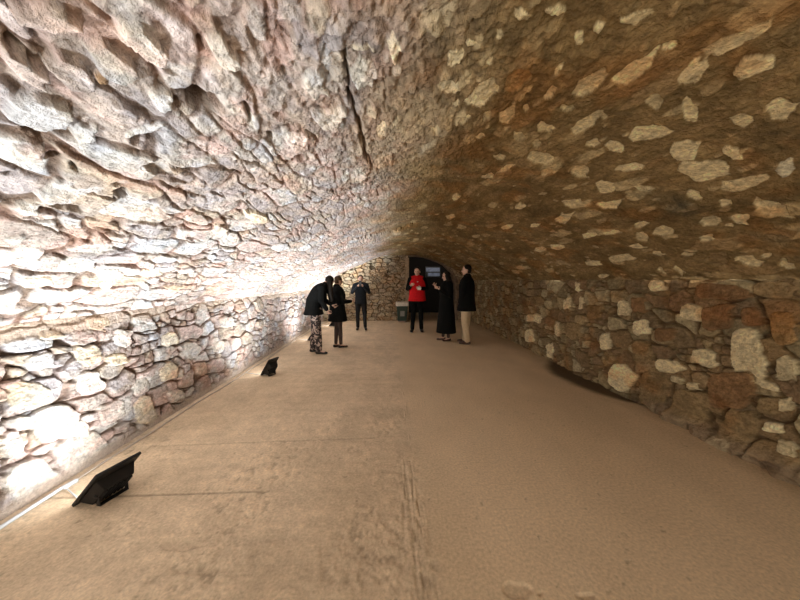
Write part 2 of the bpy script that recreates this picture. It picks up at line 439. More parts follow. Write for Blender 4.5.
# the nearer bay of the vault is a little higher than the far one
span = np.sin(np.pi * np.clip(S / vs[-1], 0, 1))
lift = .05 * span * (1 - ss(5.7, 6.0, YY + .10 * (fbm(S * 3, YY, 2, 3) - .5)))
Z0 = Z0 + lift
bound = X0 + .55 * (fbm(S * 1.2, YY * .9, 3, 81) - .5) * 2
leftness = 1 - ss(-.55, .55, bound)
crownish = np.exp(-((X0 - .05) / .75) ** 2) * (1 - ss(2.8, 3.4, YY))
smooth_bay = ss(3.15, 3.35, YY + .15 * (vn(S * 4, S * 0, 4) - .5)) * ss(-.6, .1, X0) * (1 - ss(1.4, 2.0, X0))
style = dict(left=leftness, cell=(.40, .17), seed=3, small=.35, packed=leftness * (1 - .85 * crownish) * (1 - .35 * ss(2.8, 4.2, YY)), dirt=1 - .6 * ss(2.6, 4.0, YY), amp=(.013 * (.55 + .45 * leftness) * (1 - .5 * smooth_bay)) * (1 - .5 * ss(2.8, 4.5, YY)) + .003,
             rough=.45 + .5 * crownish, stamps=ST_RV + ST_LV, holes=True, isl=.40, ism=.34, lump=.05, shed=.15, slant=.4)
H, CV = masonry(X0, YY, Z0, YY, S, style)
# pebbly mortar near the crown
peb = fbm(YY * 26, S * 30, 4, 91)
H = H + .026 * crownish * (peb - .5) * 2
CV = mix(CV, CV * (1.25), ss(.58, .72, peb) * crownish * .8)
CV = mix(CV, CV * C3(.92, .88, .80), smooth_bay * .6)
# soot stains
uu, vv = project(X0, YY, Z0)
for cu, cv, a, b, ang, k in ((682, 201, 26, 9, 22, .75), (640, 190, 14, 5, 5, .35), (168, 245, 14, 6, -10, .45), (785, 125, 30, 10, 0, .35), (340, 262, 3, 3, 0, .1)):
    c_, s_ = math.cos(R(ang)), math.sin(R(ang))
    x = ((uu - cu) * c_ + (vv - cv) * s_) / a; y = (-(uu - cu) * s_ + (vv - cv) * c_) / b
    k2 = np.exp(-(x * x + y * y) * .9) * k * (.6 + .8 * vn(uu / 6, vv / 6, 8))
    CV = mix(CV, np.zeros(CV.shape) + C3(.05, .05, .035), np.clip(k2, 0, .9))
edge_fade = ss(0, .05, S) * ss(0, .05, vs[-1] - S)
H = H * (.3 + .7 * edge_fade) + .022
P = np.stack([X0 + NX * H, YY, Z0 + NZ * H], -1)
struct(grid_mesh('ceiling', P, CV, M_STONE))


def side_wall(name, xw, ztop, sgn, style, batter=0.0, base=None):
    ys = rows(.0068)
    zs = np.linspace(-.04, ztop + .02, 260)
    Zg, Yg = np.meshgrid(zs, ys, indexing='ij')
    Xg = np.full(Zg.shape, xw)
    h, c = masonry(Xg, Yg, Zg, Yg, Zg, style(Yg, Zg) if callable(style) else style)
    top = ss(ztop - .015, ztop + .005, Zg)
    h = h * (1 - top) - .03 * top
    h = h + batter * (1 - Zg / ztop)
    if base is not None:
        h, c = base(h, c, Yg, Zg)
    P = np.stack([Xg + sgn * h, Yg, Zg], -1)
    return struct(grid_mesh(name, P, c, M_STONE, flip=(sgn < 0)))


def lstyle(Y, Z):
    return dict(left=np.ones(Y.shape), cell=(.30, .19), seed=21, small=.38, packed=np.full(Y.shape, .93), amp=.030, rough=.5,
                stamps=ST_LW, holes=False, lump=.02, pw=3.6)


def lbase(h, c, Y, Z):
    # smeared mortar band under the springing and a fillet at the floor
    b = ss(ZL - .13, ZL - .09, Z + .05 * (fbm(Y * 3, Z * 3, 2, 7) - .5)) * (.4 + .6 * ss(.35, .6, fbm(Y * 1.5, Z, 2, 17)))
    h = h * (1 - .75 * b) + .012 * b
    c = mix(c, np.zeros(c.shape) + C3(.52, .41, .32), b * .8)
    f = 1 - ss(.03, .10, Z + .05 * (fbm(Y * 4, Z * 4, 2, 9) - .5))
    h = h * (1 - f) + .035 * f
    c = mix(c, np.zeros(c.shape) + C3(.56, .48, .41), f * .9)
    return h, c


def rstyle(Y, Z):
    return dict(left=np.full(Y.shape, .10), cell=(.25, .185), seed=37, small=.30, packed=np.full(Y.shape, .95), amp=.034, rough=.45,
                stamps=ST_RW, holes=False, lump=.02, pw=4.0,
                browns=[[.23, .155, .09], [.27, .18, .10], [.19, .135, .085], [.34, .26, .16], [.21, .13, .075], [.42, .35, .24], [.26, .205, .13]])


def rbase(h, c, Y, Z):
    # a rough toe of rubble at the foot of the near part
    k = (1 - ss(2.9, 3.15, Y)) * (1 - ss(.05, .17, Z + .08 * (fbm(Y * 5, Z * 5, 3, 19) - .5)))
    h = h + .09 * k * (.5 + fbm(Y * 9, Z * 9, 3, 29))
    c = mix(c, np.zeros(c.shape) + C3(.33, .25, .165), k * .7)
    # the top course is cleaner, longer blocks
    return h, c


side_wall('wall_left', XL, ZL, 1, lstyle, .02, lbase)
side_wall('wall_right', XR, ZR, -1, rstyle, .02, rbase)

# floor
ys = rows(.008); ys = ys[ys < YB]
ys = np.concatenate([ys, np.arange(YB, 13.0, .12)])
xs = np.linspace(XL - .1, XR + .1, 860)
Xg, Yg = np.meshgrid(xs, ys, indexing='ij')
u, v = project(Xg, Yg, Xg * 0)
big = fbm(Xg * .9, Yg * .7, 4, 101)
med = fbm(Xg * 5, Yg * 3, 4, 102)
pit = fbm(Xg * 24, Yg * 24, 3, 103)
cl = mix(np.zeros(Xg.shape + (3,)) + C3(.60, .475, .33), np.zeros(Xg.shape + (3,)) + C3(.66, .53, .375), ss(.35, .65, big))
slab = ss(.12, .32, Xg + .03 * (vn(Yg * 8, Yg * 0, 5) - .5))         # the right hand pour is duller
cl = mix(cl, cl * C3(1.06, 1.05, 1.02), slab)
lrough = 1 - slab
med2 = .5 + (med - .5) * (.35 + .65 * lrough)
pit = .5 + (pit - .5) * (.15 + .85 * lrough)
drift = .5 + (fbm(Xg * 2.5, Yg * .5, 4, 115) - .5) * (.6 + .4 * lrough)
streak = fbm(Xg * 1.6, Yg * 11, 4, 116)                 # screed marks across the left pour
cl = cl * (.82 + .36 * med2)[..., None] * (.86 + .28 * pit)[..., None] * (.90 + .20 * drift)[..., None]
cl = cl * (1 + lrough * .22 * (streak - .5))[..., None]
z = .004 * (med2 - .5) + .0030 * (pit - .5) + .006 * lrough * (streak - .5)
rg = lrough * ss(.35, .65, fbm(Xg * 2, Yg * 2, 3, 108)) * (1 - ss(2.4, 3.6, Yg))
grit = fbm(Xg * 26, Yg * 20, 3, 109)
z = z + .016 * rg * (grit - .5)
cl = mix(cl, cl * .62, rg * ss(.62, .74, 1 - grit) * .7)
# trowel ridges along the seam of the two pours
seam = (np.exp(-((Xg - .19 - .03 * (vn(Yg * 3, Yg * 0, 6) - .5)) / .018) ** 2) * ss(1.9, 2.3, Yg) * (1 - ss(3.0, 4.2, Yg))
        + .8 * np.exp(-((Xg - .15) / .07) ** 2) * (1 - ss(1.9, 2.4, Yg))) * ss(.3, .6, fbm(Xg * 8, Yg * 3.5, 2, 118))
rid = fbm(Xg * 80, Yg * 7, 2, 104)
z = z + .012 * seam * (rid - .5) * 2
cl = cl * (1 + .28 * seam * (rid - .5) * 2)[..., None]
# small pits and pebbles
pp = fbm(Xg * 30 + 5, Yg * 30, 2, 106)
cl = mix(cl, cl * .72, ss(.86, .90, pp) * (1 - ss(3, 5, Yg)))
z = z - .002 * ss(.86, .91, pp)
# two shallow saw cuts across the left pour
for y0, y1, x1, x2, dp in (((42, 498), (276, 491), 0, 0, 1.0), ((150, 446), (382, 437), 0, 0, .55)):
    (ax_, ay_), (bx_, by_) = floor_at(*y0), floor_at(*y1)
    t = (Xg - ax_) / (bx_ - ax_)
    yy = ay_ + t * (by_ - ay_)
    dd = np.abs(Yg - yy) + (1 - ss(-.02, .02, t)) + ss(.97, 1.03, t)
    k = 1 - ss(.004, .016, dd)
    z = z - .006 * k
    cl = mix(cl, cl * .66, k * dp)
# chipped patches at the camera's feet
for cu, cv, a, b in ((517, 590, 17, 9), (585, 596, 10, 3), (541, 594, 3, 3), (180, 545, 20, 6), (200, 570, 25, 5)):
    x = (u - cu) / a; y = (v - cv) / b
    rr = np.sqrt(x * x + y * y) + .5 * (vn(u / 5, v / 5, 12) - .5)
    k = (1 - ss(.8, 1.05, rr))
    z = z - .006 * k
    cl = mix(cl, cl * .90, k)
# dug-out gutter, darker than the floor, at the foot of the right wall
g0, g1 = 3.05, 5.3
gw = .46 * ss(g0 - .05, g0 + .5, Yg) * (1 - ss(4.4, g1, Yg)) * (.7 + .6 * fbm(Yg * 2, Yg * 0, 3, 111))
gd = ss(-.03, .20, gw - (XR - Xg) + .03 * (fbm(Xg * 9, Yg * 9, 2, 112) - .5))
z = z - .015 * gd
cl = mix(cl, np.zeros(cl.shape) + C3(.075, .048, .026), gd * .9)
# dust and grime against the right wall; lit strip by the left painted paler
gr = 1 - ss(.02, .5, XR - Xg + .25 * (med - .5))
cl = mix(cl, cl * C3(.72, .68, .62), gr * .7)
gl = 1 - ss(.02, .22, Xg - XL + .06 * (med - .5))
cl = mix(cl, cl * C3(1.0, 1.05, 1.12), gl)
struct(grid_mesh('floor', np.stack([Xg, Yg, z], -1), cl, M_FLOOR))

# back wall with the doorway
xd0, xd1 = at_depth(408.5, 300, YB)[0], at_depth(455.5, 300, YB)[0]


def vault_z(x):
    return np.interp(x, vx, vz)


def door_top(x):
    # rises steeply from the left jamb, then rolls over to the right jamb
    t = np.clip((x - xd0) / (xd1 - xd0), 0, 1)
    zt = np.interp(t, [0, .15, .35, .55, .72, .85, .94, 1.0], [2.30, 2.31, 2.27, 2.18, 2.04, 1.84, 1.58, 1.28])
    return np.minimum(zt, vault_z(x) - .03)


xs = np.linspace(XL - .03, XR + .03, 420); zt = np.linspace(0, 1, 210)
Xg = np.repeat(xs[:, None], len(zt), 1)
top = vault_z(xs) + .08
Zg = -.03 + (top[:, None] + .03) * zt[None, :]
Yg = np.full(Xg.shape, YB)
bst = dict(left=np.full(Xg.shape, .38), cell=(.24, .13), seed=57, small=.35, packed=np.full(Xg.shape, .95), amp=.05, rough=.6, stamps=[], lump=.03,
           browns=[[.36, .25, .15], [.46, .34, .21], [.28, .19, .11], [.42, .32, .21]])
h, c = masonry(Xg, Yg, Zg, Xg, Zg, bst)
putlog = ss(.68, .74, fbm(Xg * 5.2, Zg * 7, 2, 131)) * ss(1.5, 1.7, Zg) * (1 - ss(.0, .4, Xg))
h = h - .10 * putlog
c = mix(c, c * .5, putlog)
inside = (Xg > xd0 - .02) & (Xg < xd1 + .02) & (Zg < door_top(Xg) + .02)
keep = ~(inside[:-1, :-1] & inside[1:, 1:] & inside[1:, :-1] & inside[:-1, 1:])
fade = np.clip(1 - ss(.0, .06, np.minimum(np.abs(Xg - xd0), np.abs(Xg - xd1))), 0, 1)
struct(grid_mesh('wall_back', np.stack([Xg, Yg - h * (1 - .5 * fade), Zg], -1), c, M_STONE, keep=keep))

# the tunnel's near end, behind the photographer, is left open so that added world light fills the tunnel
# ------------------------------------------------------------------ mesh helpers for the things
def link(name, me, material=None, parent=None, smooth=True):
    if material:
        me.materials.append(material)
    if smooth:
        me.polygons.foreach_set('use_smooth', np.ones(len(me.polygons), bool))
    o = bpy.data.objects.new(name, me); COL.objects.link(o)
    if parent:
        o.parent = parent
    return o


def from_bm(name, bm, material, parent=None, smooth=False, bevel=0):
    if bevel:
        bmesh.ops.bevel(bm, geom=list(bm.edges), offset=bevel, segments=2, affect='EDGES', profile=.6)
    bmesh.ops.recalc_face_normals(bm, faces=bm.faces)
    me = bpy.data.meshes.new(name); bm.to_mesh(me); bm.free()
    return link(name, me, material, parent, smooth)


def box(bm, x0, x1, y0, y1, z0, z1, mtx=None):
    vs = [bm.verts.new((x, y, z)) for x in (x0, x1) for y in (y0, y1) for z in (z0, z1)]
    for f in ((0, 1, 3, 2), (4, 6, 7, 5), (0, 4, 5, 1), (2, 3, 7, 6), (0, 2, 6, 4), (1, 5, 7, 3)):
        bm.faces.new([vs[i] for i in f])
    if mtx is not None:
        for q in vs:
            q.co = mtx @ q.co
    return vs


def tube(bm, pts, seg=10, flat=None, closed_ends=True):
    """pts: (x, y, z, rx[, ry]); ellipse with rx sideways (local X) and ry the other way; rounded ends"""
    P = [Vector(p[:3]) for p in pts]
    rx = [p[3] for p in pts]; ry = [(p[4] if len(p) > 4 else p[3]) for p in pts]
    n = len(P)
    rings = []
    T = []
    for i in range(n):
        a = P[max(i - 1, 0)]; b = P[min(i + 1, n - 1)]
        T.append((b - a).normalized())
    fr = []
    for i in range(n):
        t = T[i]
        ref = Vector((1, 0, 0)) if abs(t.x) < .9 else Vector((0, 0, 1))
        s = (ref - t * ref.dot(t)).normalized(); w = t.cross(s)
        if fr and all(len(p) == 4 for p in pts):
            # round limbs: carry the frame along so that the skin does not twist
            s = (fr[-1][0] - t * fr[-1][0].dot(t)).normalized(); w = t.cross(s)
        fr.append((s, w))

    def ring(c, s, w, a, b):
        return [bm.verts.new(c + s * (a * math.cos(2 * math.pi * k / seg)) + w * (b * math.sin(2 * math.pi * k / seg))) for k in range(seg)]
    # rounded start
    def cap(i, sign):
        out = []
        for ang in (75, 50, 25):
            k = math.cos(R(ang)); off = math.sin(R(ang)) * min(rx[i], ry[i])
            out.append(ring(P[i] + T[i] * sign * off, *fr[i], rx[i] * k, ry[i] * k))
        return out
    rings += cap(0, -1)
    for i in range(n):
        rings.append(ring(P[i], *fr[i], rx[i], ry[i]))
    rings += cap(n - 1, 1)[::-1]
    for a, b in zip(rings[:-1], rings[1:]):
        for k in range(seg):
            bm.faces.new((a[k], a[(k + 1) % seg], b[(k + 1) % seg], b[k]))
    bm.faces.new(rings[0][::-1]); bm.faces.new(rings[-1])


def ball(bm, c, r, seg=14, mtx=None):
    res = bmesh.ops.create_uvsphere(bm, u_segments=seg, v_segments=max(8, seg * 2 // 3), radius=1)
    for q in res['verts']:
        p = Vector((q.co.x * r[0], q.co.y * r[1], q.co.z * r[2]))
        q.co = (mtx @ p if mtx is not None else p) + Vector(c)


DG = None


def fuse(name, bm, material, parent, voxel=.012, smooth_it=4):
    """fuses the overlapping shells of a bmesh into one continuous skin"""
    bmesh.ops.recalc_face_normals(bm, faces=bm.faces)
    me = bpy.data.meshes.new('raw'); bm.to_mesh(me); bm.free()
    t = bpy.data.objects.new('raw', me); COL.objects.link(t)
    r = t.modifiers.new('r', 'REMESH'); r.mode = 'VOXEL'; r.voxel_size = voxel
    s = t.modifiers.new('s', 'SMOOTH'); s.factor = .5; s.iterations = smooth_it
    dg = bpy.context.evaluated_depsgraph_get()
    m2 = bpy.data.meshes.new_from_object(t.evaluated_get(dg))
    m2.name = name
    bpy.data.objects.remove(t); bpy.data.meshes.remove(me)
    m2.materials.clear()
    return link(name, m2, material, parent)


def empty(name, loc, rz, label, cat, group=None):
    o = bpy.data.objects.new(name, None); COL.objects.link(o)
    o.location = loc; o.rotation_euler = (0, 0, rz)
    o.empty_display_size = .1
    o['label'] = label; o['category'] = cat
    if group:
        o['group'] = group
    return o


# ------------------------------------------------------------------ dark room past the doorway
M_DARK = mat('unlit dark plaster', (.018, .014, .012), .9, bump=.3)  # near black: the darkness of the unlit room is put into the colour
M_JAMB = mat('dressed jamb stone', (.42, .32, .21), .9, noise=.3, scale=14, bump=.5)
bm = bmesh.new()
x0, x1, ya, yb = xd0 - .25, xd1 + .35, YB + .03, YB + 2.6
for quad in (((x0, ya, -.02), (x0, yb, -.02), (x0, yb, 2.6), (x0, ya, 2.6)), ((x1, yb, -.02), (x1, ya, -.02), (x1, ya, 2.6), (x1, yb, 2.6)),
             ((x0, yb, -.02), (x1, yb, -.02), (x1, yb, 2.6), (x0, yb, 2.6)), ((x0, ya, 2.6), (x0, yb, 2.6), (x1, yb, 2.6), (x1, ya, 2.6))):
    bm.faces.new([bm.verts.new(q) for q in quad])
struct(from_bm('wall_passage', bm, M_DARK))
# left jamb: a pale upright of dressed blocks; right: rounded rim of voussoirs
bm = bmesh.new()
zz = 0
for k in range(7):
    hh = .30 + .06 * ((k * 37) % 5) / 5
    box(bm, xd0 - .13 + .012 * ((k * 13) % 3), xd0 + .01, YB - .07, YB + .3, zz, min(zz + hh - .008, 2.32))
    zz += hh
    if zz > 2.25:
        break
struct(from_bm('trim_1', bm, M_JAMB, bevel=.006))
bm = bmesh.new()
cx = np.linspace(xd0 + .02, xd1, 30); cz = door_top(cx)
pts = list(zip(cx, cz)) + [(xd1, z_) for z_ in np.linspace(1.2, 0, 6)]
pts = [Vector((a, 0, b)) for a, b in pts]
# resample to blocks
L = [0]
for a, b in zip(pts[:-1], pts[1:]):
    L.append(L[-1] + (b - a).length)
nb = 13
for k in range(nb):
    a0 = L[-1] * k / nb + .005; a1 = L[-1] * (k + 1) / nb - .005
    q0 = Vector((np.interp(a0, L, [p.x for p in pts]), 0, np.interp(a0, L, [p.z for p in pts])))
    q1 = Vector((np.interp(a1, L, [p.x for p in pts]), 0, np.interp(a1, L, [p.z for p in pts])))
    d = (q1 - q0); ln = d.length; d.normalize(); nrm = Vector((-d.z, 0, d.x))
    if nrm.x < 0 and nrm.z < 0:
        nrm = -nrm
    wd = .09 + .02 * ((k * 7) % 3)
    vs_ = []
    for yy in (YB - .055, YB + .30):
        for p, w in ((q0, -.01), (q1, -.01), (q1, wd), (q0, wd)):
            o_ = p + nrm * w
            vs_.append(bm.verts.new((o_.x, yy, o_.z)))
    for f in ((0, 1, 2, 3), (7, 6, 5, 4), (0, 4, 5, 1), (1, 5, 6, 2), (2, 6, 7, 3), (3, 7, 4, 0)):
        bm.faces.new([vs_[i] for i in f])
struct(from_bm('trim_2', bm, mat('dark rim stone', (.20, .15, .105), .9, noise=.3, scale=12, bump=.5), bevel=.006))

# ------------------------------------------------------------------ floodlights
M_HOUS = mat('black powder coat', (.006, .006, .0065), .6, .0, bump=.05)
M_LENS = mat('lit diffuser glass', (.9, .9, .9), .2, emit=(1, .98, .96), es=6.)
M_LEAD = mat('pale grey lead', (.62, .66, .70), .45)
BETA = R(41)


def floodlight(loc, label, power, beta, yaw, w, hgt):
    """a panel floodlight leaning on its stand: lower edge on the floor, lamp side up and to the wall"""
    w = w / 2
    x, y = loc[0] - w * math.sin(yaw), loc[1] + w * math.cos(yaw)
    t = empty('floodlight', (x, y, .0), yaw, label, 'floodlight', 'floodlights along the foot of the left wall')
    a = Vector((math.cos(beta), 0, math.sin(beta))); n = Vector((-math.sin(beta), 0, math.cos(beta)))
    M = Matrix(((a.x, 0, n.x, 0), (0, 1, 0, 0), (a.z, 0, n.z, .012), (0, 0, 0, 1)))
    bm = bmesh.new()
    box(bm, 0, hgt, -w, w, -.010, .010, M)
    from_bm('front_frame', bm, M_HOUS, t, bevel=.004)
    bm = bmesh.new()
    q0, q1 = .10 * hgt, .80 * hgt
    vs_ = [bm.verts.new(M @ Vector(q)) for q in ((q0, -w * .86, -.010), (q1, -w * .86, -.010), (q1, w * .86, -.010), (q0, w * .86, -.010),
                                               (q0 + .03, -w * .66, -.078), (q1 - .03, -w * .66, -.078), (q1 - .03, w * .66, -.078), (q0 + .03, w * .66, -.078))]
    for f in ((0, 1, 2, 3), (7, 6, 5, 4), (0, 4, 5, 1), (1, 5, 6, 2), (2, 6, 7, 3), (3, 7, 4, 0)):
        bm.faces.new([vs_[i] for i in f])
    from_bm('rear_housing', bm, M_HOUS, t, bevel=.005)
    bm = bmesh.new()
    for k in range(7):
        yk = (-.5 + k / 6) * w * 1.1
        box(bm, q0 + .04, q1 - .04, yk - .003, yk + .003, -.090, -.076, M)
    from_bm('cooling_fins', bm, M_HOUS, t)
    bm = bmesh.new()
    box(bm, .012, hgt - .012, -w + .012, w - .012, .0095, .0125, M)
    from_bm('diffuser', bm, M_LENS, t)
    for s in (-1, 1):
        p0 = M @ Vector((hgt * .45, s * w * .62, -.060)); yy = s * w * .62
        bm = bmesh.new()
        box(bm, p0.x - .013, p0.x + .013, yy - .003, yy + .003, .002, p0.z + .006)
        from_bm('stand_arm', bm, M_HOUS, t, bevel=.001)
        bm = bmesh.new()
        tube(bm, [(p0.x, yy - .010, p0.z, .012), (p0.x, yy + .010, p0.z, .012)], 12)
        from_bm('pivot_knob', bm, M_HOUS, t, True)
    bm = bmesh.new()
    box(bm, p0.x - .018, p0.x + .018, -w * .64, w * .64, 0, .004)
    from_bm('stand_base', bm, M_HOUS, t)
    bm = bmesh.new()
    def loc_(wx, wy, z):
        dx, dy = wx - x, wy - y
        return (dx * math.cos(yaw) + dy * math.sin(yaw), -dx * math.sin(yaw) + dy * math.cos(yaw), z, .0045)
    tube(bm, [(.10, -.02, .05, .0045), (.07, -w * .5, .012, .0045), (-.02, -w * .6, .008, .0045), loc_(x - .12, y - .02, .007), loc_(XL + .150, y + .04, .012)], 8)
    from_bm('lead', bm, M_LEAD, t, True)
    ld = bpy.data.lights.new('lamp', 'AREA'); ld.shape = 'RECTANGLE'; ld.size = hgt - .03; ld.size_y = 2 * w - .03
    ld.energy = power; ld.color = LAMP_COL; ld.spread = R(SPREAD)
    lo = bpy.data.objects.new('lamp', ld); COL.objects.link(lo); lo.parent = t
    # beam aimed higher than the panel's face, without falloff, to even out the light
    ld.use_nodes = True
    ln = ld.node_tree; em = ln.nodes['Emission']; fo = ln.nodes.new('ShaderNodeLightFalloff'); fo.inputs['Strength'].default_value = 1.0
    ln.links.new(fo.outputs['Constant'], em.inputs['Strength'])
    xl = Vector((math.cos(BEAM), 0, math.sin(BEAM))); zl = Vector((math.sin(BEAM), 0, -math.cos(BEAM))); yl = zl.cross(xl)
    Rm2 = Matrix.Identity(4)
    for r_ in range(3):
        Rm2[r_][0] = xl[r_]; Rm2[r_][1] = yl[r_]; Rm2[r_][2] = zl[r_]
    Rm2.translation = M @ Vector((hgt / 2, 0, .05))
    lo.matrix_local = Rm2
    return t


PW = 9.5
SPREAD = 150
BEAM = R(28)
LAMP_COL = (.93, .98, 1.0)
floodlight((-1.98, 1.81), 'nearest black floodlight, propped on the floor with its lamp side to the left wall', PW * .88, .81, -.243, .253, .316)
floodlight((-1.91, 4.34), 'small black floodlight halfway down the left wall, between the nearest lamp and the visitors', PW, .958, -.437, .19, .306)
floodlight((-1.92, 6.9), 'black floodlight on the floor just behind the patterned leggings of the bowed visitor', PW * .95, .9, -.3, .25, .31)
floodlight((-1.85, 9.1), 'farthest black floodlight on the floor, seen past the coat hem of the short haired visitor', PW * .9, .9, -.3, .25, .31)
floodlight((-1.95, -.75), 'black floodlight by the left wall just behind the photographer', PW, .81, -.2, .25, .31)

# supply cable along the wall foot, with a thicker near end
M_CAB = mat('dusty cable sheath', (.50, .44, .38), .6)
bm = bmesh.new()
pts = []
for y in np.linspace(2.02, 10.2, 60):
    pts.append((XL + .125 + .012 * math.sin(y * 1.7) + .008 * math.sin(y * 5.1), y, .010, .0075))
tube(bm, pts, 8)
o = from_bm('power_cable', bm, M_CAB, None, True)
o['label'] = 'long dusty cable running along the foot of the left wall away from the nearest lamp'; o['category'] = 'cable'
bm = bmesh.new()
tube(bm, [(XL + .115 + .01 * math.sin(y * 2), y, .014, .011) for y in np.linspace(-2.5, 1.99, 30)], 10)
tube(bm, [(XL + .12, 1.99, .014, .016), (XL + .125, 2.05, .013, .015)], 10)
o = from_bm('conduit', bm, mat('grey plastic conduit', (.60, .66, .72), .35), None, True)
o['label'] = 'pale grey conduit on the floor at the bottom left corner, ending at a coupling'; o['category'] = 'conduit'

# ------------------------------------------------------------------ bin by the doorway
bx, by = floor_at(401.5, 321)
by = min(by, YB - .35); bx = at_depth(402, 321, by)[0]
t = empty('waste_bin', (bx, by, 0), 0, 'dark green bin with a pale lid standing left of the doorway', 'bin')
M_GRN = mat('dark green plastic', (.03, .055, .04), .5)
bm = bmesh.new(); vs_ = []
for z_, s_ in ((.05, .15), (.56, .19)):
    for sx_, sy_ in ((-1, -1), (1, -1), (1, 1), (-1, 1)):
        vs_.append(bm.verts.new((sx_ * s_, sy_ * s_ * .9, z_)))
for f in ((3, 2, 1, 0), (4, 5, 6, 7), (0, 1, 5, 4), (1, 2, 6, 5), (2, 3, 7, 6), (3, 0, 4, 7)):
    bm.faces.new([vs_[i] for i in f])
from_bm('bin_body', bm, M_GRN, t, bevel=.012)
bm = bmesh.new(); box(bm, -.215, .215, -.19, .19, .56, .70)
from_bm('lid', bm, mat('off white plastic', (.74, .70, .62), .4), t, bevel=.03)
bm = bmesh.new(); box(bm, -.07, .08, -.186, -.172, .22, .40)
from_bm('front_plate', bm, mat('grey plate', (.28, .29, .26), .5), t, bevel=.003)
bm = bmesh.new(); box(bm, -.13, .13, -.11, .11, 0, .05)
from_bm('foot', bm, mat('pinkish plinth', (.36, .24, .19), .7), t, bevel=.008)

# panel in the dark room
px, py, pz = at_depth(434, 272.5, YB + 2.2)
t = empty('display_panel', (px, YB + 2.55, pz - .25), 0, 'dim blue grey display panel inside the dark doorway', 'panel')
bm = bmesh.new(); box(bm, -.34, .34, -.05, 0, .05, .52)
from_bm('panel_frame', bm, mat('black frame', (.02, .02, .022), .4), t, bevel=.006)
bm = bmesh.new(); box(bm, -.30, .30, -.056, -.05, .30, .47); box(bm, -.22, .30, -.056, -.05, .10, .24)
from_bm('screen', bm, mat('faintly lit screen', (.10, .12, .17), .3, emit=(.35, .42, .62), es=.035, scale=6, noise=.5), t)

# ------------------------------------------------------------------ people
M_SKIN = mat('skin', (.52, .31, .22), .55, noise=.06, bump=.02)
M_SKIN2 = mat('fair skin', (.66, .43, .33), .55, noise=.06, bump=.02)
M_BLACK = mat('black wool', (.006, .0065, .0065), .9, noise=.3, scale=60, bump=.15, spec=.1)
M_NAVY = mat('dark navy cloth', (.016, .020, .026), .85, noise=.3, scale=60, bump=.15, spec=.15)
M_CHAR = mat('charcoal trousers', (.022, .023, .026), .85, noise=.3, scale=50, spec=.15)
M_RED = mat('red fleece', (.62, .012, .018), .8, noise=.15, scale=30, spec=.15)
M_BEIGE = mat('beige chino', (.55, .43, .28), .8, noise=.12, scale=30)
M_TIGHT = mat('brown black tights', (.05, .032, .027), .7, noise=.2)
M_SHOE = mat('black leather', (.012, .011, .010), .35)
M_SHOEB = mat('dark brown leather', (.06, .028, .018), .4)
M_HAIRD = mat('dark hair', (.012, .009, .007), .5, noise=.4, scale=80)
M_HAIRB = mat('brown hair', (.075, .045, .025), .5, noise=.4, scale=80)
M_HAIRG = mat('greying dark hair', (.06, .045, .035), .5, noise=.4, scale=80)
M_EYE = mat('eye', (.02, .015, .012), .2)
M_LIP = mat('lips', (.40, .15, .12), .5)
M_WHITE = mat('white cloth', (.75, .75, .75), .7)
M_PHONE = mat('phone black', (.01, .01, .012), .2)
M_PAPER = mat('white paper', (.8, .77, .7), .7)

m, nt, b = nodes('black and white patterned leggings')
tc = nt.nodes.new('ShaderNodeTexCoord'); n = nt.nodes.new('ShaderNodeTexNoise'); n.inputs['Scale'].default_value = 13; n.inputs['Detail'].default_value = 2
n.inputs['Distortion'].default_value = 1.6
r = nt.nodes.new('ShaderNodeValToRGB'); r.color_ramp.elements[0].position = .52; r.color_ramp.elements[1].position = .60
r.color_ramp.elements[0].color = (.018, .012, .012, 1); r.color_ramp.elements[1].color = (.42, .33, .29, 1)
nt.links.new(tc.outputs['Object'], n.inputs['Vector']); nt.links.new(n.outputs['Fac'], r.inputs['Fac']); nt.links.new(r.outputs['Color'], b.inputs['Base Color'])
b.inputs['Roughness'].default_value = .8
M_PATT = m


def lerp(a, b, t):
    return tuple(a[i] + (b[i] - a[i]) * t for i in range(3))


def head_matrix(pitch, yaw):
    return Matrix.Rotation(yaw, 4, 'Z') @ Matrix.Rotation(pitch, 4, 'X')


def hand(bm, wrist, elbow, s=1.0, curl=.7, palm=Vector((0, -1, 0)), side=1):
    """palm, four bent fingers of different length and a thumb leaving the side of the palm"""
    w = Vector(wrist); d = (w - Vector(elbow)).normalized()
    pn = (palm - d * palm.dot(d)).normalized()
    sd = d.cross(pn).normalized() * side
    c = w + d * .045 * s
    tube(bm, [(*(w - d * .01), .024 * s, .020 * s), (*(w + d * .03 * s), .033 * s, .018 * s), (*(w + d * .085 * s), .036 * s, .014 * s)], 10)
    for k, L in enumerate((.072, .080, .075, .060)):
        off = sd * ((-1.5 + k) * .0205 * s)
        p0 = w + d * .085 * s + off
        a1 = curl * .7; a2 = curl * 1.5
        d1 = (d * math.cos(a1) + pn * math.sin(a1)); d2 = (d * math.cos(a2) + pn * math.sin(a2))
        p1 = p0 + d1 * L * .55 * s; p2 = p1 + d2 * L * .45 * s
        tube(bm, [(*p0, .0088 * s), (*p1, .0082 * s), (*p2, .007 * s)], 8)
    t0 = w + d * .03 * s - sd * .028 * s
    t1 = t0 + (d * .6 - sd * .8 + pn * .3).normalized() * .032 * s
    t2 = t1 + (d * .85 - sd * .3 + pn * .5).normalized() * .030 * s
    tube(bm, [(*t0, .012 * s), (*t1, .0105 * s), (*t2, .0085 * s)], 8)


